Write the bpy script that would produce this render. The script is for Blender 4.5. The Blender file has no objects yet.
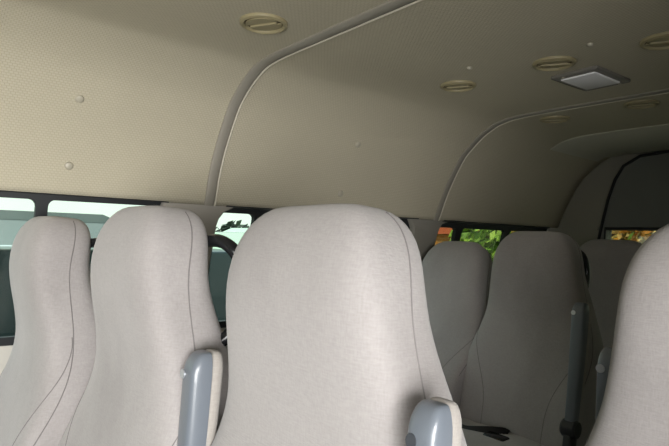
import bpy, bmesh, math, random
from mathutils import Vector, Matrix
random.seed(7)
PI = math.pi
ZC = 1.12                      # camera height above the van floor
S = bpy.context.scene
COL = S.collection

# ------------------------------------------------------------------ helpers
def link(name, me, m=None, parent=None, smooth=True, sharp=35):
    if m: me.materials.append(m)
    if smooth:
        me.shade_smooth()
        me.set_sharp_from_angle(angle=math.radians(sharp))
    o = bpy.data.objects.new(name, me)
    COL.objects.link(o)
    if parent: o.parent = parent
    return o

def mesh(name, V, F):
    me = bpy.data.meshes.new(name)
    me.from_pydata([tuple(v) for v in V], [], F)
    bm = bmesh.new(); bm.from_mesh(me)
    bmesh.ops.recalc_face_normals(bm, faces=bm.faces)
    bm.to_mesh(me); bm.free()
    return me

def tag(o, label=None, cat=None, group=None, kind=None):
    if label: o['label'] = label
    if cat: o['category'] = cat
    if group: o['group'] = group
    if kind: o['kind'] = kind
    return o

def empty(name, loc=(0, 0, 0), rot=(0, 0, 0), scale=1.0):
    o = bpy.data.objects.new(name, None)
    o.location = loc; o.rotation_euler = rot; o.scale = (scale,) * 3
    COL.objects.link(o)
    return o

def child(name, me, parent):
    o = bpy.data.objects.new(name, me)
    COL.objects.link(o); o.parent = parent
    return o

class MB:
    """collects verts and faces of one mesh"""
    def __init__(s): s.V = []; s.F = []
    def add(s, V, F):
        b = len(s.V); s.V += [Vector(v) for v in V]; s.F += [tuple(i + b for i in f) for f in F]
        return s
    def loft(s, rings, cap0=True, cap1=True, closed=True):
        n = len(rings[0]); V = [p for r in rings for p in r]; F = []
        for k in range(len(rings) - 1):
            for i in range(n if closed else n - 1):
                j = (i + 1) % n
                F.append((k * n + i, k * n + j, (k + 1) * n + j, (k + 1) * n + i))
        if cap0: F.append(tuple(reversed(range(n))))
        if cap1: F.append(tuple(range((len(rings) - 1) * n, len(rings) * n)))
        return s.add(V, F)
    def tube(s, P, r, n=8, closed=False):
        P = [Vector(p) for p in P]; N = len(P); rings = []
        up = None
        for i, p in enumerate(P):
            if closed: t = (P[(i + 1) % N] - P[i - 1])
            else: t = P[min(i + 1, N - 1)] - P[max(i - 1, 0)]
            t.normalize()
            if up is None:
                up = Vector((0, 0, 1)) if abs(t.z) < .9 else Vector((1, 0, 0))
            up = (up - t * up.dot(t)).normalized()
            w = t.cross(up)
            rr = r[i] if isinstance(r, (list, tuple)) else r
            rings.append([p + (up * math.cos(a) + w * math.sin(a)) * rr for a in [2 * PI * k / n for k in range(n)]])
        if closed: rings.append(rings[0])
        return s.loft(rings, not closed, not closed)
    def box(s, lo, hi):
        x0, y0, z0 = lo; x1, y1, z1 = hi
        V = [(x, y, z) for z in (z0, z1) for (x, y) in ((x0, y0), (x1, y0), (x1, y1), (x0, y1))]
        return s.add(V, [(3, 2, 1, 0), (4, 5, 6, 7), (0, 1, 5, 4), (1, 2, 6, 5), (2, 3, 7, 6), (3, 0, 4, 7)])
    def rbox(s, lo, hi, r, seg=3):
        """box with rounded edges"""
        bm = bmesh.new(); bmesh.ops.create_cube(bm, size=1)
        for v in bm.verts:
            v.co = Vector([lo[i] + (v.co[i] + .5) * (hi[i] - lo[i]) for i in range(3)])
        bmesh.ops.bevel(bm, geom=list(bm.edges), offset=r, segments=seg, profile=.5, affect='EDGES')
        bm.verts.index_update()
        V = [v.co.copy() for v in bm.verts]; F = [tuple(v.index for v in f.verts) for f in bm.faces]
        bm.free()
        return s.add(V, F)
    def lathe(s, prof, n=28):
        """profile of (radius, z) spun about z"""
        rings = [[(r * math.cos(2 * PI * k / n), r * math.sin(2 * PI * k / n), z) for k in range(n)] for r, z in prof]
        return s.loft(rings, True, True)
    def xf(s, M):
        s.V = [M @ v for v in s.V]; return s
    def mesh(s, name, m=None, smooth=True, sharp=35):
        me = mesh(name, s.V, s.F)
        if m: me.materials.append(m)
        if smooth:
            me.shade_smooth(); me.set_sharp_from_angle(angle=math.radians(sharp))
        return me
    def build(s, name, m=None, parent=None, smooth=True, sharp=35):
        me = s.mesh(name, m, smooth, sharp)
        o = bpy.data.objects.new(name, me); COL.objects.link(o)
        if parent: o.parent = parent
        return o

def spline(pts, n=8):
    """Catmull-Rom through the points"""
    P = [Vector(p) for p in pts]; out = []
    for i in range(len(P) - 1):
        a, b, c, d = P[max(i - 1, 0)], P[i], P[i + 1], P[min(i + 2, len(P) - 1)]
        for k in range(n):
            t = k / n
            out.append(.5 * ((2 * b) + (c - a) * t + (2 * a - 5 * b + 4 * c - d) * t * t + (3 * b - a - 3 * c + d) * t ** 3))
    out.append(P[-1]); return out

def ss(t):
    t = min(1, max(0, t)); return t * t * (3 - 2 * t)

# ------------------------------------------------------------------ materials
def nodes(name):
    m = bpy.data.materials.new(name); m.use_nodes = True
    return m, m.node_tree.nodes, m.node_tree.links, m.node_tree.nodes['Principled BSDF']

def plain(name, c, rough=.5, metal=0, bump=0, bscale=200, spec=.5, var=.06, vscale=6, coat=0):
    m, N, Lk, B = nodes(name)
    B.inputs['Roughness'].default_value = rough; B.inputs['Metallic'].default_value = metal
    B.inputs['Specular IOR Level'].default_value = spec
    B.inputs['Coat Weight'].default_value = coat
    tc = N.new('ShaderNodeTexCoord'); nz = N.new('ShaderNodeTexNoise')
    nz.inputs['Scale'].default_value = vscale; nz.inputs['Detail'].default_value = 3
    Lk.new(tc.outputs['Object'], nz.inputs['Vector'])
    mx = N.new('ShaderNodeMix'); mx.data_type = 'RGBA'
    mx.inputs['A'].default_value = (*[x * (1 - var) for x in c], 1); mx.inputs['B'].default_value = (*[min(1, x * (1 + var)) for x in c], 1)
    Lk.new(nz.outputs['Fac'], mx.inputs['Factor']); Lk.new(mx.outputs['Result'], B.inputs['Base Color'])
    if bump:
        n2 = N.new('ShaderNodeTexNoise'); n2.inputs['Scale'].default_value = bscale
        Lk.new(tc.outputs['Object'], n2.inputs['Vector'])
        bp = N.new('ShaderNodeBump'); bp.inputs['Strength'].default_value = bump; bp.inputs['Distance'].default_value = .002
        Lk.new(n2.outputs['Fac'], bp.inputs['Height']); Lk.new(bp.outputs['Normal'], B.inputs['Normal'])
    return m

def fabric(name, c, dirty):
    """woven seat cloth: fine cross ribs, soft wear blotches"""
    m, N, Lk, B = nodes(name)
    B.inputs['Roughness'].default_value = .92; B.inputs['Specular IOR Level'].default_value = .15
    B.inputs['Sheen Weight'].default_value = .25; B.inputs['Sheen Roughness'].default_value = .6
    tc = N.new('ShaderNodeTexCoord')
    info = N.new('ShaderNodeObjectInfo')
    off = N.new('ShaderNodeVectorMath'); off.operation = 'ADD'
    Lk.new(tc.outputs['Object'], off.inputs[0]); Lk.new(info.outputs['Location'], off.inputs[1])
    def noise(sc, stretch=None, det=4):
        n = N.new('ShaderNodeTexNoise'); n.inputs['Scale'].default_value = sc; n.inputs['Detail'].default_value = det
        if stretch:
            mp = N.new('ShaderNodeMapping'); mp.inputs['Scale'].default_value = stretch
            Lk.new(off.outputs[0], mp.inputs['Vector']); Lk.new(mp.outputs['Vector'], n.inputs['Vector'])
        else: Lk.new(off.outputs[0], n.inputs['Vector'])
        return n
    big = noise(5.5, (1, 1, .6)); rib = noise(1, (90, 90, 520), 2); rib2 = noise(1, (520, 300, 110), 2)
    rmp = N.new('ShaderNodeValToRGB')
    rmp.color_ramp.elements[0].position = .30; rmp.color_ramp.elements[0].color = (*dirty, 1)
    rmp.color_ramp.elements[1].position = .58; rmp.color_ramp.elements[1].color = (*c, 1)
    Lk.new(big.outputs['Fac'], rmp.inputs['Fac'])
    ad = N.new('ShaderNodeMath'); ad.operation = 'ADD'
    Lk.new(rib.outputs['Fac'], ad.inputs[0]); Lk.new(rib2.outputs['Fac'], ad.inputs[1])
    mr = N.new('ShaderNodeMapRange'); mr.inputs['From Min'].default_value = .7; mr.inputs['From Max'].default_value = 1.3
    mr.inputs['To Min'].default_value = .92; mr.inputs['To Max'].default_value = 1.06
    Lk.new(ad.outputs[0], mr.inputs['Value'])
    sc = N.new('ShaderNodeVectorMath'); sc.operation = 'SCALE'
    Lk.new(rmp.outputs['Color'], sc.inputs[0]); Lk.new(mr.outputs['Result'], sc.inputs['Scale'])
    Lk.new(sc.outputs[0], B.inputs['Base Color'])
    soft = noise(9, None, 2)
    b1 = N.new('ShaderNodeBump'); b1.inputs['Strength'].default_value = .25; b1.inputs['Distance'].default_value = .012
    Lk.new(soft.outputs['Fac'], b1.inputs['Height'])
    b2 = N.new('ShaderNodeBump'); b2.inputs['Strength'].default_value = .35; b2.inputs['Distance'].default_value = .0012
    Lk.new(ad.outputs[0], b2.inputs['Height']); Lk.new(b1.outputs['Normal'], b2.inputs['Normal'])
    Lk.new(b2.outputs['Normal'], B.inputs['Normal'])
    return m

def headliner_mat(name, c):
    """embossed basket-weave vinyl, laid out on the liner's own UVs in metres"""
    m, N, Lk, B = nodes(name)
    B.inputs['Roughness'].default_value = .7; B.inputs['Specular IOR Level'].default_value = .25
    uv = N.new('ShaderNodeUVMap')
    mp = N.new('ShaderNodeMapping'); mp.inputs['Scale'].default_value = (68, 68, 68)
    Lk.new(uv.outputs['UV'], mp.inputs['Vector'])
    br = N.new('ShaderNodeTexBrick'); br.inputs['Scale'].default_value = 1.0
    br.inputs['Mortar Size'].default_value = .09; br.inputs['Mortar Smooth'].default_value = .8
    br.inputs['Brick Width'].default_value = .6; br.inputs['Row Height'].default_value = .4
    br.inputs['Color1'].default_value = (1, 1, 1, 1); br.inputs['Color2'].default_value = (.96, .96, .96, 1); br.inputs['Mortar'].default_value = (.84, .83, .80, 1)
    Lk.new(mp.outputs['Vector'], br.inputs['Vector'])
    nz = N.new('ShaderNodeTexNoise'); nz.inputs['Scale'].default_value = 3; nz.inputs['Detail'].default_value = 3
    Lk.new(uv.outputs['UV'], nz.inputs['Vector'])
    rmp = N.new('ShaderNodeMix'); rmp.data_type = 'RGBA'
    rmp.inputs['A'].default_value = (*[x * .94 for x in c], 1); rmp.inputs['B'].default_value = (*[x * 1.05 for x in c], 1)
    Lk.new(nz.outputs['Fac'], rmp.inputs['Factor'])
    mul = N.new('ShaderNodeMix'); mul.data_type = 'RGBA'; mul.blend_type = 'MULTIPLY'; mul.inputs['Factor'].default_value = 1
    Lk.new(rmp.outputs['Result'], mul.inputs['A']); Lk.new(br.outputs['Color'], mul.inputs['B'])
    Lk.new(mul.outputs['Result'], B.inputs['Base Color'])
    bp = N.new('ShaderNodeBump'); bp.inputs['Strength'].default_value = .35; bp.inputs['Distance'].default_value = .002; bp.invert = True
    Lk.new(br.outputs['Fac'], bp.inputs['Height']); Lk.new(bp.outputs['Normal'], B.inputs['Normal'])
    return m

def glass_mat(name, tint, gloss=.08):
    m, N, Lk, B = nodes(name)
    out = N['Material Output']
    tr = N.new('ShaderNodeBsdfTransparent'); gl = N.new('ShaderNodeBsdfGlossy'); mx = N.new('ShaderNodeMixShader')
    nz = N.new('ShaderNodeTexNoise'); nz.inputs['Scale'].default_value = 2
    cm = N.new('ShaderNodeMix'); cm.data_type = 'RGBA'
    cm.inputs['A'].default_value = (*[x * .97 for x in tint], 1); cm.inputs['B'].default_value = (*tint, 1)
    Lk.new(nz.outputs['Fac'], cm.inputs['Factor']); Lk.new(cm.outputs['Result'], tr.inputs['Color'])
    gl.inputs['Roughness'].default_value = .03; mx.inputs['Fac'].default_value = gloss
    Lk.new(tr.outputs[0], mx.inputs[1]); Lk.new(gl.outputs[0], mx.inputs[2]); Lk.new(mx.outputs[0], out.inputs['Surface'])
    return m

def leaf_mat(name, c1, c2, c3):
    m, N, Lk, B = nodes(name)
    B.inputs['Roughness'].default_value = .5
    g = N.new('ShaderNodeNewGeometry'); r = N.new('ShaderNodeValToRGB')
    r.color_ramp.elements[0].color = (*c1, 1); r.color_ramp.elements[1].color = (*c3, 1)
    e = r.color_ramp.elements.new(.5); e.color = (*c2, 1)
    Lk.new(g.outputs['Random Per Island'], r.inputs['Fac']); Lk.new(r.outputs['Color'], B.inputs['Base Color'])
    B.inputs['Subsurface Weight'].default_value = 0
    return m

def brick_mat(name):
    m, N, Lk, B = nodes(name)
    B.inputs['Roughness'].default_value = .9
    tc = N.new('ShaderNodeTexCoord'); mp = N.new('ShaderNodeMapping'); mp.inputs['Rotation'].default_value = (PI / 2, 0, 0)
    Lk.new(tc.outputs['Object'], mp.inputs['Vector'])
    br = N.new('ShaderNodeTexBrick'); br.inputs['Scale'].default_value = 4.5
    br.inputs['Color1'].default_value = (.75, .30, .07, 1); br.inputs['Color2'].default_value = (.62, .22, .06, 1); br.inputs['Mortar'].default_value = (.7, .5, .3, 1)
    Lk.new(mp.outputs['Vector'], br.inputs['Vector']); Lk.new(br.outputs['Color'], B.inputs['Base Color'])
    return m

M = dict(
    fabric=fabric('grey seat cloth', (.365, .341, .337), (.292, .271, .266)),
    side=fabric('grey seat cloth side', (.46, .425, .415), (.38, .35, .34)),
    seam=plain('seam thread', (.19, .175, .175), .9),
    liner=headliner_mat('beige headliner', (.535, .492, .38)),
    rib=plain('roof rib plastic', (.30, .28, .235), .55, bump=.1, bscale=300),
    edge=plain('roof rib light edge', (.62, .58, .48), .5),
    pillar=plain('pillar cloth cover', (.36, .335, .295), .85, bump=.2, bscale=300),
    arm=plain('grey armrest plastic', (.15, .17, .20), .30, bump=.08, bscale=500, var=.03, coat=.25),
    armpad=fabric('armrest pad cloth', (.36, .335, .31), (.31, .285, .265)),
    screw=plain('steel screw cap', (.55, .58, .62), .28, .7),
    hole=plain('dark recess', (.05, .055, .065), .5),
    black=plain('black rubber', (.012, .014, .016), .55),
    blackgloss=plain('black coated tube', (.010, .011, .013), .22),
    frame=plain('charcoal seat frame', (.03, .032, .036), .4),
    belt=plain('black belt webbing', (.012, .012, .014), .6, bump=.3, bscale=600),
    vent=plain('tan vent plastic', (.33, .285, .165), .45, var=.03),
    ventdark=plain('vent throat', (.12, .10, .055), .8),
    lens=plain('frosted lamp lens', (.95, .95, .98), .25, var=.02),
    lampframe=plain('lamp frame plastic', (.20, .19, .17), .5),
    stud=plain('trim clip plastic', (.43, .40, .32), .4),
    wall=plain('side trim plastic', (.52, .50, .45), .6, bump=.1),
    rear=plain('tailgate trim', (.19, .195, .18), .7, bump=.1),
    rearband=plain('rear roof duct plastic', (.52, .50, .42), .6),
    floor=plain('grey vinyl floor', (.07, .07, .07), .7, bump=.2, bscale=120),
    steel=plain('white van body', (.75, .76, .75), .35, coat=.4),
    glass=glass_mat('side window glass', (.95, .985, .955), .05),
    dglass=glass_mat('tinted rear glass', (.65, .66, .58)),
    dimglass=glass_mat('light-cutting dark glass', (.15, .16, .15)),  # unseen right windows, tinted dark to keep sky light off the rear
    rglass=glass_mat('rear side glass', (.62, .65, .56)),
    post=plain('shade-toned post trim', (.30, .285, .24), .8),  # darkened liner tone, the rear shade is put into this colour
    shade=plain('shade-darkened pillar cloth', (.24, .225, .195), .85),  # darker copy of the pillar cloth, painting in the shade at the rear
    asphalt=plain('sunlit concrete', (.24, .24, .21), .95, bump=.3, bscale=30, var=.15, vscale=.8),
    teal=plain('dark teal car paint', (.010, .026, .028), .35, coat=.2),
    carglass=plain('car window glass', (.20, .235, .225), .25, var=.25, vscale=2.5),
    mint=plain('pale mint car paint', (.42, .60, .46), .4, coat=.2),
    tyre=plain('tyre rubber', (.02, .02, .02), .9),
    alloy=plain('alloy wheel', (.5, .5, .52), .3, .8),
    chrome=plain('chrome strip', (.6, .68, .66), .25, .3),
    bark=plain('bark', (.12, .08, .05), .9),
    leafgreen=leaf_mat('bright green leaves', (.05, .13, .015), (.25, .45, .05), (.55, .75, .14)),
    leafdark=leaf_mat('dark green leaves', (.006, .016, .010), (.018, .04, .02), (.03, .06, .03)),
    leafamber=leaf_mat('orange and green leaves', (.85, .35, .05), (.10, .22, .03), (.95, .62, .22)),
    brick=brick_mat('orange brick'),
    coping=plain('red clay coping', (.45, .09, .03), .8),
)

# ------------------------------------------------------------------ the van body
def resample(P, N):
    d = [0]
    for a, b in zip(P, P[1:]): d.append(d[-1] + math.hypot(b[0] - a[0], b[1] - a[1]))
    out = []
    for k in range(N):
        s = d[-1] * k / (N - 1); i = 0
        while i < len(d) - 2 and d[i + 1] < s: i += 1
        t = (s - d[i]) / (d[i + 1] - d[i])
        out.append((P[i][0] + (P[i + 1][0] - P[i][0]) * t, P[i][1] + (P[i + 1][1] - P[i][1]) * t))
    return out

PA = [(-1.400, .078), (-1.394, .092), (-1.378, .155), (-1.353, .218), (-1.312, .289), (-1.271, .346), (-1.226, .383), (-1.183, .408), (-1.136, .426), (-1.06, .433), (-.945, .434), (-.52, .435)]
PB = [(-1.332, .074), (-1.324, .090), (-1.305, .14), (-1.283, .189), (-1.247, .256), (-1.212, .31), (-1.177, .344), (-1.135, .379), (-1.098, .40), (-1.054, .418), (-.94, .43), (-.52, .432)]
def dense(P):
    return [(p.x, p.y) for p in spline([(a, b, 0) for a, b in P], 6)]
NP_ = 60
A_, B_ = resample(dense(PA), NP_), resample(dense(PB), NP_)
Y_FRONT, Y_BACK = -1.3, 2.595
def profile(Y):
    t = min((Y - .70) / .93, 1.12)
    L_ = [(a[0] + (b[0] - a[0]) * t, a[1] + (b[1] - a[1]) * t) for a, b in zip(A_, B_)]
    xm = -.52
    return L_ + [(2 * xm - x, z) for x, z in reversed(L_[:-1])]
def liner_point(s, Y):
    P = profile(Y); f = s * (NP_ - 1); i = min(int(f), NP_ - 2); t = f - i
    return Vector((P[i][0] + (P[i + 1][0] - P[i][0]) * t, Y, P[i][1] + (P[i + 1][1] - P[i][1]) * t + ZC))
def liner_normal(s, Y):
    a = liner_point(min(s + .01, .999), Y) - liner_point(max(s - .01, 0), Y)
    b = liner_point(s, Y + .02) - liner_point(s, Y - .02)
    n = a.cross(b).normalized()
    return -n if n.dot(Vector((-.5, Y, .9)) - liner_point(s, Y)) < 0 else n
def wallX(Y):
    return -1.42 + .0731 * (Y - .70) if Y < 1.63 else -1.352 + .02 * (Y - 1.63)

# ceiling / headliner, one continuous moulded liner with UVs in metres
def build_liner():
    ys = [Y_FRONT + (Y_BACK - Y_FRONT) * k / 44 for k in range(45)]
    V = []; UV = []; n = 2 * NP_ - 1
    for Y in ys:
        P = profile(Y); s = 0
        for i, (x, z) in enumerate(P):
            if i: s += math.hypot(x - P[i - 1][0], z - P[i - 1][1])
            V.append((x, Y, z + ZC)); UV.append((Y, s))
    F = [(k * n + i, k * n + i + 1, (k + 1) * n + i + 1, (k + 1) * n + i) for k in range(44) for i in range(n - 1)]
    me = bpy.data.meshes.new('ceiling'); me.from_pydata(V, [], F)
    u = me.uv_layers.new(name='UVMap')
    for l in me.loops: u.data[l.index].uv = UV[l.vertex_index]
    o = link('ceiling', me, M['liner'], sharp=60)
    so = o.modifiers.new('thick', 'SOLIDIFY'); so.thickness = .03; so.offset = 1
    me.flip_normals()
    so.offset = -1
    return o
tag(build_liner(), kind='structure')

def rib(name, Y, w, h, s0=.0):
    """cover strip across the liner: flat band with a raised light edge on its rear side"""
    P = profile(Y); n = len(P)
    rings = []; edge = []
    for i in range(n):
        x, z = P[i]
        xa, za = P[max(i - 1, 0)]; xb, zb = P[min(i + 1, n - 1)]
        tx, tz = xb - xa, zb - za; l = math.hypot(tx, tz); nx, nz = tz / l, -tx / l
        if i < n // 2 and nx < 0 and abs(nx) > .3: nx, nz = -nx, -nz
        if nz > .3: nx, nz = -nx, -nz
        def q(dy, dn): return Vector((x + nx * dn, Y + dy, z + nz * dn + ZC))
        rings.append([q(-w / 2, -.004), q(-w / 2, h * .6), q(-w / 2 + .003, h), q(w / 2 - .003, h), q(w / 2, h * .6), q(w / 2, -.004)])
        edge.append(q(w / 2 + .0025, h * .7))
    o = MB().loft(rings).build(name, M['rib'], sharp=50)
    tag(o, kind='structure')
    MB().tube(edge, .0028, 6).build('edge_bead', M['edge'], o)
rib('trim_1', .700, .030, .006)
rib('trim_2', 1.632, .026, .005)
rib('trim_3', -.25, .030, .006)

def on_wall(Y, z, d=0.):
    """point on the left wall's inner face, d metres into the cabin"""
    return Vector((wallX(Y) + d - .25 * max(0, .09 - z), Y, z + ZC))

def plate(mb, pts, d0, d1):
    """flat polygon of (Y, z) on the wall with thickness"""
    mb.loft([[on_wall(y, z, d0) for y, z in pts], [on_wall(y, z, d1) for y, z in pts]])

def rrect(y0, y1, z0, z1, r, n=5, outer=None):
    """rounded rectangle loop of (Y,z)"""
    out = []
    for cy, cz, a0 in ((y1 - r, z1 - r, 0), (y0 + r, z1 - r, 90), (y0 + r, z0 + r, 180), (y1 - r, z0 + r, 270)):
        for k in range(n):
            a = math.radians(a0 + 90 * k / (n - 1)); out.append((cy + r * math.cos(a), cz + r * math.sin(a)))
    return out
def ring(mb, outer, inner, d0, d1):
    O0 = [on_wall(y, z, d0) for y, z in outer]; O1 = [on_wall(y, z, d1) for y, z in outer]
    I0 = [on_wall(y, z, d0) for y, z in inner]; I1 = [on_wall(y, z, d1) for y, z in inner]
    mb.loft([O0, O1, I1, I0, O0], False, False)

ZS = -.30                                     # window sill
WIN = [('window_1', -1.10, .580, [(-.80, .272), (.298, .556)], .089, .068),
       ('window_2', .735, 1.525, [(.742, .864), (.884, 1.50)], .080, .060),
       ('window_3', 1.664, 2.50, [(1.672, 1.800), (1.838, 2.150), (2.185, 2.46)], .074, .048)]
# wall_left: pillars, rail and lower lining round three openings
wl = MB()
Ycuts = [-1.3] + [v for w in WIN for v in (w[1], w[2])] + [2.62]
for k in range(0, len(Ycuts), 2):
    a, b = Ycuts[k], Ycuts[k + 1]
    plate(wl, [(a, ZS), (b, ZS), (b, .30), (a, .30)], -.05, 0)
for (n_, a, b, sashes, zt, zi) in WIN:
    plate(wl, [(a, zt), (b, zt), (b, .30), (a, .30)], -.05, 0)
for a, b in zip([-1.3, .2, .9, 1.63], [.2, .9, 1.63, 2.62]):
    wl.loft([[(wallX(y) - .20, y, 0), (wallX(y) - .15, y, ZS + ZC), (wallX(y) - .097, y, ZS + ZC), (wallX(y) - .09, y, ZS - .04 + ZC), (wallX(y) - .14, y, 0)] for y in (a, b)])
tag(wl.build('wall_left', M['wall'], sharp=30), kind='structure')
for (n_, a, b, sashes, zt, zi) in WIN:
    fr = MB()
    bounds = [a] + [(sashes[i][1] + sashes[i + 1][0]) / 2 for i in range(len(sashes) - 1)] + [b]
    for i, (p, q) in enumerate(sashes):
        inner = rrect(p, q, ZS + .022, zi, .016)
        outer = rrect(bounds[i], bounds[i + 1], ZS, zt, .0005)
        ring(fr, outer, inner, -.014, .004)
    o = fr.build(n_, M['black'], smooth=False); tag(o, kind='structure')
    for i, (p, q) in enumerate(sashes):
        pb = MB(); plate(pb, rrect(p - .006, q + .006, ZS + .016, zi + .006, .016), -.011 + .003 * (i % 2), -.009 + .003 * (i % 2))
        pb.build('pane', M['rglass' if n_ == 'window_3' else 'glass'], o)
# black rubber header that carries the liner's lower edge over the windows
hd = MB()
for (a, b, zb) in ((-1.3, .585, .086), (.755, 1.54, .077), (1.68, 2.5, .071)):
    ys = [a + (b - a) * k / 14 for k in range(15)]
    hd.loft([[on_wall(y, zb - .004, .004), (profile(y)[0][0] + .003, y, profile(y)[0][1] + ZC - .001), (profile(y)[0][0] - .004, y, profile(y)[0][1] + ZC + .012), on_wall(y, zb + .03, .001)] for y in ys])
tag(hd.build('trim_4', M['black'], smooth=False), kind='structure')
# cloth covered window pillars that flare out under the roof ribs
def pillar(name, top0, top1, y0, y1, zt, m):
    pts = [(y0, -.34), (y1, -.34), (y1, -.06), (y1 + .002, .015), (y1 + .008, .040), (y1 + .022, .060)]
    pts += [(top1, zt), (top0, zt), (y0 - .02, .062), (y0 - .005, .04), (y0, .0)]
    mb = MB(); rings = []
    cy = (y0 + y1) / 2
    for d, f in ((-.01, 1), (.014, 1), (.022, .985), (.026, .93)):
        rings.append([on_wall(cy + (y - cy) * f, z, d - max(0, z - .03) * .1) for y, z in pts])
    mb.loft(rings)
    tag(mb.build(name, M[m], sharp=40), kind='structure')
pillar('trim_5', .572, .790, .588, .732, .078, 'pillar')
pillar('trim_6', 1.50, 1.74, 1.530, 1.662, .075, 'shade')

# rear: corner post, tailgate with its window, roof duct band
YB = 2.58
rb = MB()
rb.loft([[Vector((x, y, z + ZC)) for x, z in [(-1.45, -ZC), (-1.14, -ZC), (-1.125, -.30), (-1.105, .02), (-1.088, .105), (-1.065, .21), (-1.035, .30), (-1.0, .36), (-.93, .40), (-.80, .42), (-.80, .46), (-1.45, .46)]] for y in (YB, YB + .06)])
rb.box((.02, YB, 0), (.36, YB + .06, ZC + .46)); rb.box((-.09, YB + .001, ZC + .09), (.36, YB + .06, ZC + .46)); rb.box((-.85, YB, ZC + .405), (.36, YB + .06, ZC + .46)); rb.box((-.3, YB, ZC + .33), (.36, YB + .06, ZC + .46))
tag(rb.build('wall_back', M['post'], smooth=False), kind='structure')
tg = MB()
seam_pts = [(-1.135, -.30), (-1.115, .02), (-1.098, .105), (-1.075, .21), (-1.045, .30), (-1.010, .36), (-.94, .40), (-.80, .412)]
outer = [(x, z) for x, z in seam_pts] + [(-.24, .412), (-.02, .36), (.04, .2), (.04, -.30)]
# tailgate skin with window opening: built from strips
def tq(pts): tg.loft([[Vector((x, YB - .012, z + ZC)) for x, z in pts], [Vector((x, YB + .05, z + ZC)) for x, z in pts]])
tq([(-1.125, .066), (-1.098, .105), (-1.075, .21), (-1.045, .30), (-1.010, .36), (-.94, .40), (-.80, .412), (-.24, .412), (-.02, .36), (.04, .2), (.04, .066)])
tq([(-1.125, -.32), (-1.10, -.32), (-1.082, .066), (-1.116, .066)])
tq([(.0, -.32), (.04, -.32), (.04, .066), (.0, .066)])
tq([(-1.14, -ZC), (.04, -ZC), (.04, -.32), (-1.14, -.32)])
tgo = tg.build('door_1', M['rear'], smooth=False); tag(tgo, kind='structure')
MB().tube([(x, YB - .014, z + ZC) for x, z in seam_pts], .007, 6).build('door_seal', M['black'], tgo)
w4 = MB(); w4.loft([[Vector((x, YB + d, z + ZC)) for x, z in ((-1.10, -.325), (.01, -.325), (.01, .07), (-1.09, .07))] for d in (.02, .024)])
tag(w4.build('window_4', M['dglass'], smooth=False), kind='structure')
fr = MB()
pl = [(-1.102, -.32), (.01, -.32), (.01, .072), (-1.086, .072)]
fr.tube([(x, YB - .012, z + ZC) for x, z in pl], .008, 6, closed=True)
fr.build('window_seal', M['black'], bpy.data.objects['window_4'])
# lighter moulded air duct across the back of the roof
db = MB(); rings = []
for y, d in ((2.09, .002), (2.12, .012), (2.30, .020), (2.50, .024), (2.53, .010)):
    P = [Vector((x, y, 0)) for x in (-1.11, -1.07, -1.03, -.98, -.85, -.5, -.2, .0, .06, .1)]
    top = []; bot = []
    for p in P:
        prof = profile(y); z = min(prof, key=lambda q: abs(q[0] - p.x))[1]
        e = min(1, max(0, (p.x + 1.12) / .10)) * min(1, max(0, (.11 - p.x) / .1)); e = ss(e)
        bot.append(Vector((p.x, y, z + ZC - d * e - .001))); top.append(Vector((p.x, y, z + ZC + .004)))
    rings.append(bot + top[::-1])
tag(db.loft(rings).build('trim_7', M['rearband'], sharp=50), kind='structure')
# strip closing liner to tailgate
cl = MB(); cl.box((-1.40, 2.53, ZC + .415), (.36, 2.64, ZC + .47))
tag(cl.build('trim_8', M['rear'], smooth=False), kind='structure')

# right wall behind the open sliding door, floor, outer roof
XR = .36
wr = MB()
wr.box((XR, .30, 0), (XR + .05, 2.62, ZC + ZS)); wr.box((XR, .30, ZC + ZS), (XR + .05, 1.06, ZC + .3)); wr.box((XR, 1.75, ZC + ZS), (XR + .05, 1.86, ZC + .3))  # solid stretch by the doorway, unseen, added to dim the rear
wr.box((XR, 2.50, ZC + ZS), (XR + .05, 2.62, ZC + .3)); wr.box((XR, -1.3, ZC + .10), (XR + .05, 2.62, ZC + .3))
tag(wr.build('wall_right', M['wall'], smooth=False), kind='structure')
for n_, a, b in (('window_5', 1.06, 1.75), ('window_6', 1.86, 2.50)):
    tag(MB().box((XR + .02, a, ZC + ZS), (XR + .025, b, ZC + .10)).build(n_, M['dimglass'], smooth=False), kind='structure')
tag(MB().box((-1.62, -1.3, -.06), (XR + .05, 2.66, 0)).build('floor', M['floor'], smooth=False), kind='structure')

fb = MB(); fb.box((-1.65, -1.36, 0), (XR + .05, -1.30, ZC - .35)); fb.box((-1.65, -1.36, ZC + .08), (XR + .05, -1.30, ZC + .5))  # unseen partition added to hold back daylight from the front opening
for a, b in ((-1.65, -1.2), (-.75, -.25), (.15, XR + .05)): fb.box((a, -1.36, ZC - .35), (b, -1.30, ZC + .08))
tag(fb.build('front_light_block', M['wall'], smooth=False), kind='structure')

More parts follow.
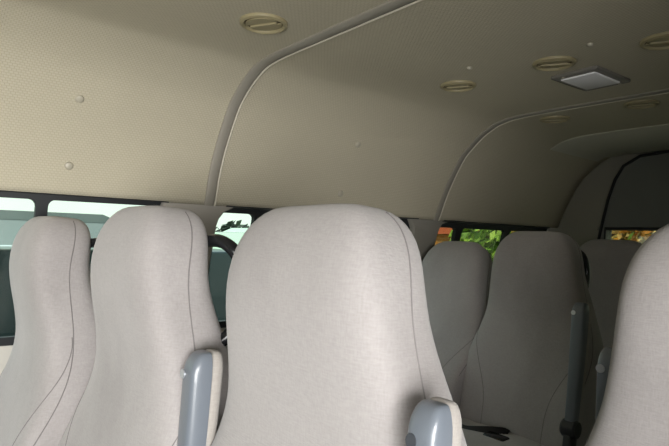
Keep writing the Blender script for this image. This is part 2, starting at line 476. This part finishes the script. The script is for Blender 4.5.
# ------------------------------------------------------------------ roof fittings
def vent_meshes():
    r = .050
    bez = MB().lathe([(.0, .004), (r * .98, .004), (r, .0), (r * .97, -.005), (r * .86, -.007), (r * .80, -.004), (r * .78, .002), (0, .002)], 32).mesh('bezel', M['vent'])
    thr = MB().lathe([(0, .0035), (r * .79, .0035), (r * .79, -.0005), (0, -.0005)], 28).mesh('throat', M['ventdark'])
    lv = MB()
    for sg in (-1, 1):
        pts = [(r * .74 * math.cos(a), r * .74 * math.sin(a)) for a in [math.radians(14 + 152 * k / 14) for k in range(15)]]
        b = MB().loft([[Vector((x, sg * y, z)) for x, y in pts] for z in (-.0010, -.0035)])
        b.xf(Matrix.Translation((0, 0, -.001)) @ Matrix.Rotation(math.radians(4), 4, 'X')); lv.add(b.V, b.F)
    b = MB().rbox((-r * .60, -.0045, -.0075), (r * .60, .0045, -.0005), .002); lv.add(b.V, b.F)
    return [('bezel', bez), ('throat', thr), ('louvre', lv.mesh('louvre', M['vent'], False))]
VM = vent_meshes()
VENTS = [((-.930, .574), 'round tan ceiling vent in front of the first roof rib, closest to the camera'),
         ((-.915, 1.205), 'round tan ceiling vent in the left row, midway between the two roof ribs'),
         ((-.638, 1.211), 'round tan ceiling vent immediately left of the ceiling lamp'),
         ((-.919, 1.755), 'round tan ceiling vent behind the second roof rib, left one of two'),
         ((-.636, 1.739), 'dim round ceiling vent behind the second roof rib, right one of two'),
         ((-.405, 1.235), 'round ceiling vent right of the lamp, cut by the picture edge')]
for (x, y), lab in VENTS:
    z = min(profile(y), key=lambda q: abs(q[0] - x))[1] + ZC
    t = empty('ceiling_vent', (x, y, z), (0, 0, math.radians(28)))
    tag(t, lab, 'vent', 'round vents in the van ceiling')
    for n_, me in VM: child(n_, me, t)

# dome lamp
lp = empty('ceiling_lamp', (-.630, 1.388, .432 + ZC), (0, 0, math.radians(-4)))
tag(lp, 'rectangular ceiling lamp with white frosted lens and dark frame', 'lamp')
f_ = MB(); f_.rbox((-.062, -.088, -.007), (.062, .088, .002), .008)
f_.build('lamp_frame', M['lampframe'], lp)
MB().rbox((-.046, -.067, -.011), (.046, .063, -.003), .004).build('lens', M['lens'], lp)
for sx, sy in ((-.030, -.079), (.036, .079)):
    MB().lathe([(0, 0), (.004, 0), (.004, -.002), (0, -.003)], 10).xf(Matrix.Translation((sx, sy, -.007))).build('screw', M['stud'], lp)

# trim clips pushed into the liner
CL = [(.2203, .33, .010, 'round beige trim clip, upper of two on the bright front wall panel'),
      (.0678, .33, .010, 'round beige trim clip, lower of two just above the front side window'),
      (.2373, 1.15, .011, 'round trim clip, upper of two on the wall panel behind the first rib'),
      (.0678, 1.15, .011, 'round trim clip directly above the largest seat, lower of its pair'),
      (.7288, 1.10, .007, 'small pale ceiling clip above the vent of the left row'),
      (.995, 1.15, .007, 'small pale ceiling clip above and right of the ceiling lamp')]
for s, Y, r, lab in CL:
    p, n = liner_point(s, Y), liner_normal(s, Y)
    b = MB().lathe([(0, -.002), (r, -.002), (r, .0015), (r * .8, .0045), (r * .35, .006), (0, .0062)], 18)
    b.xf(Matrix.Translation(p) @ n.to_track_quat('Z', 'Y').to_matrix().to_4x4())
    o = b.build('trim_clip', M['stud']); tag(o, lab, 'trim clip', 'push-in clips on the headliner')

# ------------------------------------------------------------------ seats
LB = .70
def hermite(v, xs, ys):
    n = len(xs); m = []
    for i in range(n):
        if i == 0: m.append((ys[1] - ys[0]) / (xs[1] - xs[0]))
        elif i == n - 1: m.append((ys[-1] - ys[-2]) / (xs[-1] - xs[-2]))
        else: m.append(.5 * ((ys[i + 1] - ys[i]) / (xs[i + 1] - xs[i]) + (ys[i] - ys[i - 1]) / (xs[i] - xs[i - 1])))
    i = 0
    while i < n - 2 and v > xs[i + 1]: i += 1
    h = xs[i + 1] - xs[i]; t = (v - xs[i]) / h
    return (2 * t**3 - 3 * t * t + 1) * ys[i] + (t**3 - 2 * t * t + t) * h * m[i] + (-2 * t**3 + 3 * t * t) * ys[i + 1] + (t**3 - t * t) * h * m[i + 1]
SN = 4.4
def back_half(v):
    a = hermite(v, [0, .25, .45, .65, .85, 1], [.2, .209, .214, .177, .149, .141])
    t = min(1, max(0, (v - .84) / .16)); return a * (.46 + .54 * (1 - t**2.1) ** (1 / 2.1))
def back_thick(v):
    b = hermite(v, [0, .3, .6, .85, 1], [.090, .087, .074, .062, .060])
    t = min(1, max(0, (v - .90) / .10)); return b * (.40 + .60 * (1 - t**2.2) ** (1 / 2.2))
def back_c(v): return hermite(v, [0, .3, .6, .85, 1], [.003, .017, .029, -.019, -.011])
def sgnpow(c, e): return math.copysign(abs(c) ** e, c)
def back_pt(v, p, out=0.):
    cx, sy = sgnpow(math.cos(p), 2 / SN), sgnpow(math.sin(p), 2 / SN)
    a, b = back_half(v) + out, back_thick(v) + out
    bol = .040 * (1 - ss((v - .26) / .32)) * abs(cx) ** 3
    # the lower side lobes stand forward; a shallow crease marks where each lobe meets the panel
    y = back_c(v) + b * sy
    if sy < 0: y -= bol * min(1, abs(sy) * 3)
    return Vector((a * cx, y, LB * v + (out if v > .97 else 0)))
def back_front(x, v, out=.0000):
    c = min(1, abs(x) / back_half(v)) ** (SN / 2)
    p = -math.acos(max(-1, min(1, c)))
    if x < 0: p = -PI - p
    return back_pt(v, p, out)
def backrest_mesh():
    vs = [k / 44 for k in range(37)] + [36 / 44 + (8 / 44) * (1 - (1 - k / 12) ** 1.8) for k in range(1, 13)]
    n = 64; mb = MB()
    rings = [[back_pt(v, 2 * PI * k / n) for k in range(n)] for v in vs]
    # pull the last ring into a crowned cap
    top = rings[-1]; c = sum(top, Vector()) / n
    for f, dz in ((.7, .0008), (.35, .0012)):
        rings.append([c + (p - c) * f + Vector((0, 0, dz)) for p in top])
    bot = rings[0]; cb = sum(bot, Vector()) / n
    rings = [[cb + (p - cb) * .8 + Vector((0, 0, -.03)) for p in bot]] + rings
    mb.loft(rings)
    return mb.mesh('backrest', M['fabric'], sharp=75)
BACK = backrest_mesh()
def edge_seam(side):
    pts = []
    for k in range(61):
        v = .30 + .69 * k / 60
        q = hermite(v, [0, .53, .82, .92, 1], [-.75, -.40, .12, .24, .26]) if side > 0 else .1
        p = math.copysign(math.asin(abs(q) ** (SN / 2)), q)
        pts.append(back_pt(v, p if side > 0 else PI - p, .0))
    return MB().tube(pts, .0011, 5).mesh('seam', M['seam'])
def lobe_seam(side):
    pts = []
    for k in range(49):
        t = k / 48; v = .66 * (1 - t)
        arc = [back_pt(v, math.radians(-2 - 74 * (q / 60) ** 2.5)) for q in range(61)]
        d = [0]
        for a, b in zip(arc, arc[1:]): d.append(d[-1] + (b - a).length)
        f = d[-1] * ss(t * 1.35) ** .75; q = 0
        while q < 59 and d[q + 1] < f: q += 1
        q += (f - d[q]) / (d[q + 1] - d[q])
        p = -2 - 74 * (q / 60) ** 2.5
        pts.append(back_pt(v, math.radians(p if side > 0 else -180 - p), .0))
    return MB().tube(pts, .0010, 5).mesh('seam', M['seam'])
SEAMS = [edge_seam(1), edge_seam(-1), lobe_seam(1), lobe_seam(-1)]
def top_seam():
    pts = [back_pt(.93 + .055 * math.sin(PI * k / 24) ** .6, math.radians(-49 - 82 * k / 24), .0004) for k in range(25)]
    return MB().tube(pts, .0010, 5).mesh('seam', M['seam'])

def cushion_mesh():
    mb = MB(); rings = []
    for k in range(25):
        t = k / 24; y = .10 - .56 * t
        hw = .205 * (1 - .5 * max(0, (t - .86) / .14) ** 2) * (1 - .4 * max(0, (.08 - t) / .08))
        th = .062 * (1 - .75 * max(0, (t - .84) / .16) ** 2)
        zc = .012 * math.sin(PI * t) + .02 * ss((t - .5) / .4) - .02 * max(0, (t - .8) / .2)
        r = []
        for q in range(40):
            p = 2 * PI * q / 40
            cx, sz = sgnpow(math.cos(p), .55), sgnpow(math.sin(p), .55)
            lob = .028 * max(0, abs(cx) - .62) ** 1 * 2 if sz > 0 else 0
            r.append(Vector((hw * cx, y, zc + th * sz + lob * (1 - max(0, (t - .8) / .2)))))
        rings.append(r)
    return mb.loft(rings).mesh('seat_cushion', M['side'], sharp=60)
CUSH = cushion_mesh()
def frame_mesh():
    mb = MB()
    for sx in (-.17, .17):
        mb.tube([(sx, -.34, -.07), (sx, .06, -.07)], .016, 10)
        for y in (-.30, .02): mb.tube([(sx, y, -.07), (sx, y + .02, -.47)], .014, 10)
        mb.tube([(sx, -.34, -.475), (sx, .12, -.475)], .012, 8)
    for y in (-.30, .02): mb.tube([(-.17, y, -.07), (.17, y, -.07)], .014, 10)
    for sx in (-.19, .19): mb.tube([(sx, .06, -.06), (sx, .06, .04)], .014, 8)
    return mb.mesh('seat_frame', M['frame'])
FRAME = frame_mesh()
LA = .34
def arm_meshes():
    """raised armrest, hinge at the origin and tip up; underside faces forward (-y)"""
    def section(w, d, z, yo):
        # chamfered plastic channel: flat front, rounded shoulders
        pts = [(-w * sgnpow(math.cos(PI * q / 18), .45), -d * max(0, math.sin(PI * q / 18)) ** .62) for q in range(19)]
        return [Vector((x, y + yo, z)) for x, y in pts]
    body = MB(); rings = []
    for k in range(30):
        t = 1 - (1 - k / 29) ** 1.7; z = LA * t
        w = .0165 + .0045 * ss(t * 1.3); d = .024 + .004 * ss(t)
        e = max(0, (t - .90) / .10); cap = math.sqrt(max(0.0, 1 - e ** 2.2))
        yo = .003 * math.sin(PI * t)
        r = section(w * (.55 + .45 * cap), d * (.30 + .70 * cap), z, yo)
        rings.append(r)
    body.loft(rings)
    pad = MB(); rings = []
    for k in range(30):
        t = 1 - (1 - k / 29) ** 1.7; z = .045 + (LA - .045 + .001) * t
        w = .0185 + .0035 * ss(t * 1.3)
        e = max(0, (t - .90) / .10); cap = math.sqrt(max(0.0, 1 - e ** 2.2)); e0 = max(0, (.06 - t) / .06); cap *= math.sqrt(max(0, 1 - e0 ** 2))
        rr = []
        for q in range(20):
            p = 2 * PI * q / 20
            rr.append(Vector((w * (.5 + .5 * cap) * sgnpow(math.cos(p), .6), .010 + .011 * (.4 + .6 * cap) * sgnpow(math.sin(p), .7), z)))
        rings.append(rr)
    pad.loft(rings)
    piv = MB().lathe([(0, -.021), (.022, -.021), (.026, -.016), (.026, .016), (.022, .021), (0, .021)], 24).xf(Matrix.Translation((0, -.008, -.012)) @ Matrix.Rotation(PI / 2, 4, 'Y'))
    brk = MB().rbox((-.012, -.028, -.16), (.012, .014, -.015), .006)
    cap = MB().lathe([(0, .002), (.0065, .002), (.0065, -.0015), (.005, -.003), (.002, -.0022), (0, -.0022)], 16).xf(Matrix.Rotation(-PI / 2, 4, 'X'))
    cap.xf(Matrix.Rotation(PI, 4, 'X')).xf(Matrix.Translation((-.011, -.0262, LA - .032)))
    hole = MB().lathe([(0, .001), (.0068, .001), (.0068, -.0006), (.0058, -.0008), (.0055, -.0002), (0, -.0002)], 16).xf(Matrix.Rotation(PI / 2, 4, 'X')).xf(Matrix.Translation((-.008, -.0268, LA - .034)))
    return dict(body=body.mesh('armrest', M['arm'], sharp=40), pad=pad.mesh('arm_pad', M['armpad']), pivot=piv.mesh('pivot', M['frame']), bracket=brk.mesh('bracket', M['frame']),
                cap=cap.mesh('screw_cap', M['screw']), hole=hole.mesh('screw_hole', M['hole']))
ARM = arm_meshes()
HANDLE = MB().tube(spline([(.09, .040, .650), (.130, .046, .652), (.155, .058, .640), (.163, .074, .612), (.165, .080, .575), (.165, .076, .535), (.155, .058, .500), (.13, .03, .485)], 7), .0105, 12).mesh('grab_handle', M['blackgloss'])

def seat(loc, rec, scale, label, arm=None, handle=True, fixed='cap', group=None, yaw=0, sx=1.0, cl=1.0, roll=0.0, hx=0.0):
    """loc: where the spine meets the very top of the backrest (camera height datum)"""
    X, Y, zt = loc
    L_ = LB * scale
    hz = zt + ZC - L_ * math.cos(rec) - .004; hy = Y - L_ * math.sin(rec)
    cz = .064 * scale                       # cushion top over hinge
    t = empty('passenger_seat', (X, hy, 0), (0, 0, yaw))
    tag(t, label, 'seat', group)
    b = child('backrest', BACK, t); b.location = (0, 0, hz); b.rotation_euler = (-rec, roll, 0); b.scale = (scale * sx, scale, scale)
    for s_ in SEAMS: child('seam', s_, b)
    c = child('seat_cushion', CUSH, t); c.location = (0, -.02, hz); c.scale = (scale * sx * .97, cl, 1)
    f = child('seat_frame', FRAME, t); f.location = (0, -.02, hz); f.scale = (scale * sx * .95, cl, hz / .487)
    if handle:
        h = child('grab_handle', HANDLE, t); h.location = b.location + Vector((hx, 0, 0)); h.rotation_euler = b.rotation_euler; h.scale = b.scale
    if arm:
        ax, ay, atop, aw = (arm + (1.0,))[:4]
        a = child('armrest', ARM['body'], t)
        zl = (LB - atop - LA)
        R = Matrix.Rotation(-rec, 4, 'X')
        a.location = Vector((0, 0, hz)) + R @ (Vector((ax, ay, zl)) * scale); a.rotation_euler = (-rec, 0, 0); a.scale = (scale * aw, scale * aw, scale)
        child('arm_pad', ARM['pad'], a); child('pivot', ARM['pivot'], a); child('bracket', ARM['bracket'], a)
        child('screw_cap' if fixed == 'cap' else 'screw_hole', ARM[fixed], a)
    return t

G = 'grey cloth passenger seats'
seat((-1.305, .299, .026), .08, 1.0, 'grey cloth seat against the front side window, without a visible armrest', None, True, group=G, sx=.97)
seat((-.892, .362, .042), .08, 1.0, 'grey cloth seat beside the window seat, raised blue-grey armrest with steel screw cap', (.208, .002, .205), True, group=G, sx=.98)
seat((-.475, .405, .036), .09, .93, 'largest seat in view, pale grey cloth, armrest with a round dark hole', (.206, -.036, .184, .88), False, 'hole', group=G, roll=-.012)
seat((-.827, 1.520, .032), .142, .92, 'shaded grey seat with dark raised armrest, black belt lying on its cushion', (.190, -.088, .215), True, group=G, hx=-.035, sx=.95)
seat((-1.185, 1.633, -.019), .46, .97, 'shaded grey seat leaning far back, low top under the foliage window', None, True, group=G, sx=.91, hx=.005)
seat((-.136, .724, .036), .08, .88, 'pale grey seat cut by the picture edge, armrest tip behind its edge', (-.186, .045, .190), False, group=G, cl=.55)
seat((-.930, 2.30, .020), .10, 1.0, 'darkest rear seat below the back window, mostly hidden by nearer seats', None, False, group=G)

# seat belt lying on the shaded seat's cushion
def ribbon(pts, w, th=.0016, side=(1, 0, 0)):
    P = spline(pts, 8); mb = MB(); rings = []
    sd = Vector(side)
    for i, p in enumerate(P):
        t = (P[min(i + 1, len(P) - 1)] - P[max(i - 1, 0)]).normalized()
        s_ = (sd - t * sd.dot(t)).normalized(); n = t.cross(s_)
        rings.append([p + s_ * w / 2 + n * th, p - s_ * w / 2 + n * th, p - s_ * w / 2 - n * th, p + s_ * w / 2 - n * th])
    return mb.loft(rings)
bt = empty('seat_belt', (-.91, 1.31, .562))
tag(bt, 'black seat belt and buckle bunched on the shaded seat cushion', 'seat belt')
ribbon([(-.15, .11, .03), (-.10, .06, .022), (-.04, .01, .010), (.03, -.03, .006), (.09, -.02, .008)], .046, side=(.4, 1, .2)).build('strap', M['belt'], bt)
ribbon([(-.16, .03, .02), (-.09, .00, .024), (-.02, -.04, .016), (.05, -.01, .022), (.08, .03, .016), (.03, .05, .012)], .040, side=(.2, 1, .5)).build('strap', M['belt'], bt)
MB().rbox((.05, -.035, .004), (.115, .005, .026), .006).build('buckle', M['blackgloss'], bt)

# ------------------------------------------------------------------ outside
GZ = -.42
tag(MB().box((-60, -40, GZ - .1), (40, 60, GZ)).build('ground', M['asphalt'], smooth=False), kind='structure')

def car(name, label, cat, x, y0, y1, zbelt, zroof, body, roofm, wid=1.7, clad=None):
    """parked car lying along Y with its near flank at x; heights above the camera datum"""
    t = empty(name, (x - wid / 2, (y0 + y1) / 2, GZ)); tag(t, label, cat)
    hl = (y1 - y0) / 2; hb = zbelt + ZC - GZ; hr = zroof + ZC - GZ
    def shell(prof, w0, inset):
        mb = MB(); rings = []
        for f, xx in ((inset, -1), (1 - .3 * (1 - inset), -.96), (1, -.85), (1, .85), (1 - .3 * (1 - inset), .96), (inset, 1)):
            rings.append([Vector((xx * w0 / 2, y * (f if abs(f) < 1 else 1), z if z < .5 else z - (1 - f) * .12)) for y, z in prof])
        return mb.loft(rings)
    lower = [(-hl, .25), (-hl, hb * .62), (-hl + .08, hb * .72), (-hl * .60, hb * .86), (-hl * .52, hb), (hl * .86, hb), (hl * .97, hb * .8), (hl, hb * .55), (hl, .25)]
    shell(lower, wid, .985).build('car_body', body, t)
    gh = MB(); 
    r0 = [(-hl * .52, hb), (hl * .86, hb), (hl * .80, hr - .05), (-hl * .22, hr - .05)]
    gh.loft([[Vector((s * (wid / 2 - .02 - (.12 if z > hb else 0)), y, z)) for y, z in r0] for s in (-1, 1)])
    gh.build('cabin_glass', M['carglass'], t)
    rf = MB(); rf.loft([[Vector((s * (wid / 2 - .13), y, z)) for y, z in ((-hl * .24, hr - .06), (hl * .81, hr - .06), (hl * .74, hr), (-hl * .14, hr))] for s in (-1, 1)])
    rf.build('roof', roofm, t)
    for yy in (-hl * .36, hl * .18, hl * .82):
        dy = hl * .14 if yy < -hl * .3 else 0
        MB().tube([(wid / 2 - .03, yy - (dy * .5), hb), (wid / 2 - .135, yy + dy * .6, hr - .05)], .028, 6).build('window_post', body, t)
    MB().tube([(wid / 2, -hl * .52, hb), (wid / 2, hl * .86, hb)], .016, 6).build('belt_strip', M['chrome'], t)
    if clad:
        MB().rbox((-wid / 2 - .02, -hl * .97, .22), (wid / 2 + .02, hl * .97, clad + ZC - GZ), .015).build('lower_panel', M['teal'], t)
    for sx in (-1, 1):
        for yy in (-hl * .62, hl * .60):
            w = MB().lathe([(0, -.1), (.27, -.1), (.32, -.07), (.32, .07), (.27, .1), (0, .1)], 24).xf(Matrix.Translation((sx * (wid / 2 - .1), yy, .32)) @ Matrix.Rotation(PI / 2, 4, 'Y')).build('wheel', M['tyre'], t)
            MB().lathe([(0, -.11), (.18, -.11), (.2, -.09), (.2, .09), (.18, .11), (0, .11)], 18).xf(Matrix.Translation((sx * (wid / 2 - .1), yy, .32)) @ Matrix.Rotation(PI / 2, 4, 'Y')).build('hub_cap', M['alloy'], w)
    return t
car('parked_car', 'dark teal parked car seen through the front side window', 'car', -3.9, -2.6, 1.75, -.135, .105, M['teal'], M['carglass'])
car('parked_car', 'pale mint parked car seen past the black grab handle', 'car', -4.0, 1.85, 4.75, .0, .06, M['mint'], M['mint'], clad=-.16)

def foliage(mb, c, r, n, leaf):
    for _ in range(n):
        while True:
            d = Vector((random.uniform(-1, 1), random.uniform(-1, 1), random.uniform(-1, 1)))
            if .25 < d.length < 1: break
        p = Vector(c) + Vector((d.x * r[0], d.y * r[1], d.z * r[2]))
        ax = Vector((random.gauss(0, 1), random.gauss(0, 1), random.gauss(0, 1))).normalized()
        q = ax.orthogonal().normalized(); w = ax.cross(q); l = leaf * random.uniform(.7, 1.3)
        mb.add([p - q * l, p + w * l * .5, p + q * l, p - w * l * .5], [(0, 1, 2, 3)])
def shrub(name, label, cat, x, y, w, d, h, n, leaf, m, group=None):
    t = empty(name, (x, y, GZ)); tag(t, label, cat, group)
    st = MB()
    for k in range(5):
        a = 2 * PI * k / 5
        st.tube([(0, 0, 0), (w * .2 * math.cos(a), d * .2 * math.sin(a), h * .4), (w * .4 * math.cos(a), d * .4 * math.sin(a), h * .75)], [.05, .035, .02], 6)
    st.build('stem', M['bark'], t)
    mb = MB()
    for k in range(7):
        foliage(mb, (random.uniform(-.5, .5) * w, random.uniform(-.5, .5) * d, h * random.uniform(.35, .72)), (w * .45, d * .45, h * .34), n // 7, leaf)
    mb.build('foliage', m, t, smooth=False)
# evergreen hedge far beyond the parked cars
for k in range(6):
    shrub('hedge_shrub', 'dark green tree line bush beyond the parked cars', 'shrub', -15 - .4 * (k % 2), 6.0 + k * 2.3, 1.3, 1.3, 1.86 + .06 * (k % 3), 1500, .16, M['leafdark'], 'dark bushes beyond the parked cars')
shrub('leafy_shrub', 'bright green sunlit bush outside the rear side window', 'shrub', -5.0, 7.55, .95, 1.0, 2.7, 3400, .085, M['leafgreen'])
shrub('leafy_shrub', 'bright green bush hanging over the orange brick wall', 'shrub', -4.48, 5.9, .20, .25, 1.75, 700, .07, M['leafgreen'])
shrub('autumn_shrub', 'orange and green bush outside the back window', 'shrub', -2.7, 6.4, 1.5, .6, 2.35, 3600, .085, M['leafamber'])
gw = empty('garden_wall', (-6.6, 8.2, GZ), (0, 0, math.radians(40)))
tag(gw, 'orange brick garden wall with red tiled top outside', 'wall')
MB().box((-3.0, -.12, 0), (2.2, .12, 1.64)).build('brickwork', M['brick'], gw, smooth=False)
cp = MB(); cp.loft([[Vector((x, -.2, 1.64)), Vector((x, .2, 1.64)), Vector((x, 0, 1.80))] for x in (-3.05, 2.25)])
cp.build('coping', M['coping'], gw, smooth=False)

# ------------------------------------------------------------------ light
w = bpy.data.worlds.new('sky'); S.world = w; w.use_nodes = True
N, Lk = w.node_tree.nodes, w.node_tree.links
bg = N['Background']
tc = N.new('ShaderNodeTexCoord'); sx = N.new('ShaderNodeSeparateXYZ'); rp = N.new('ShaderNodeValToRGB')
Lk.new(tc.outputs['Generated'], sx.inputs[0]); Lk.new(sx.outputs['Z'], rp.inputs['Fac'])
rp.color_ramp.elements[0].color = (.86, 1.0, .87, 1); rp.color_ramp.elements[1].color = (.62, .80, 1.0, 1)
Lk.new(rp.outputs['Color'], bg.inputs['Color']); bg.inputs['Strength'].default_value = 1.35
def lamp(name, kind, loc, target, energy, color, size=None, size_y=None, angle=None):
    l = bpy.data.lights.new(name, kind); l.energy = energy; l.color = color
    if size: l.shape = 'RECTANGLE'; l.size = size; l.size_y = size_y or size
    if kind == 'AREA': l.spread = math.radians(88)
    if angle: l.angle = angle
    o = bpy.data.objects.new(name, l); COL.objects.link(o); o.location = loc
    o.rotation_euler = (Vector(target) - Vector(loc)).to_track_quat('-Z', 'Y').to_euler()
    return o
lamp('sun', 'SUN', (.6, -6, 9), (0, 0, 0), 5, (1, .95, .85), angle=math.radians(2))
lamp('door_daylight', 'AREA', (1.0, -1.0, .98), (-1.35, .02, 1.37), 25, (1, .98, .96), 1.3, 1.0)

lamp('seat_fill', 'AREA', (.62, -.02, 1.2), (-.14, .62, .98), 3.2, (1, .98, .97), .4, .4)  # added fill lamp, brightens the seat at the right picture edge

# ------------------------------------------------------------------ camera
th, ph, ro, fpx = math.radians(50), math.atan(13 / 530), .03, 530.
F0 = Vector((-math.sin(th), math.cos(th), 0)); R0 = Vector((math.cos(th), math.sin(th), 0)); Z = Vector((0, 0, 1))
Fw = math.cos(ph) * F0 + math.sin(ph) * Z; U0 = -math.sin(ph) * F0 + math.cos(ph) * Z
Rt = math.cos(ro) * R0 + math.sin(ro) * U0; Up = math.cos(ro) * U0 - math.sin(ro) * R0
cd = bpy.data.cameras.new('camera'); cam = bpy.data.objects.new('camera', cd); COL.objects.link(cam)
cd.sensor_width = 36; cd.lens = fpx / 669 * 36; cd.clip_start = .02; cd.clip_end = 200
cam.matrix_world = Matrix(((Rt.x, Up.x, -Fw.x, 0), (Rt.y, Up.y, -Fw.y, 0), (Rt.z, Up.z, -Fw.z, ZC), (0, 0, 0, 1)))
S.camera = cam
S.view_settings.view_transform = 'Standard'
S.view_settings.look = 'None'
S.view_settings.exposure = 0.0
try:
    S.cycles.use_denoising = True
    S.cycles.max_bounces = 10; S.cycles.diffuse_bounces = 6; S.cycles.transparent_max_bounces = 12
    S.cycles.sample_clamp_indirect = 6
except Exception: pass
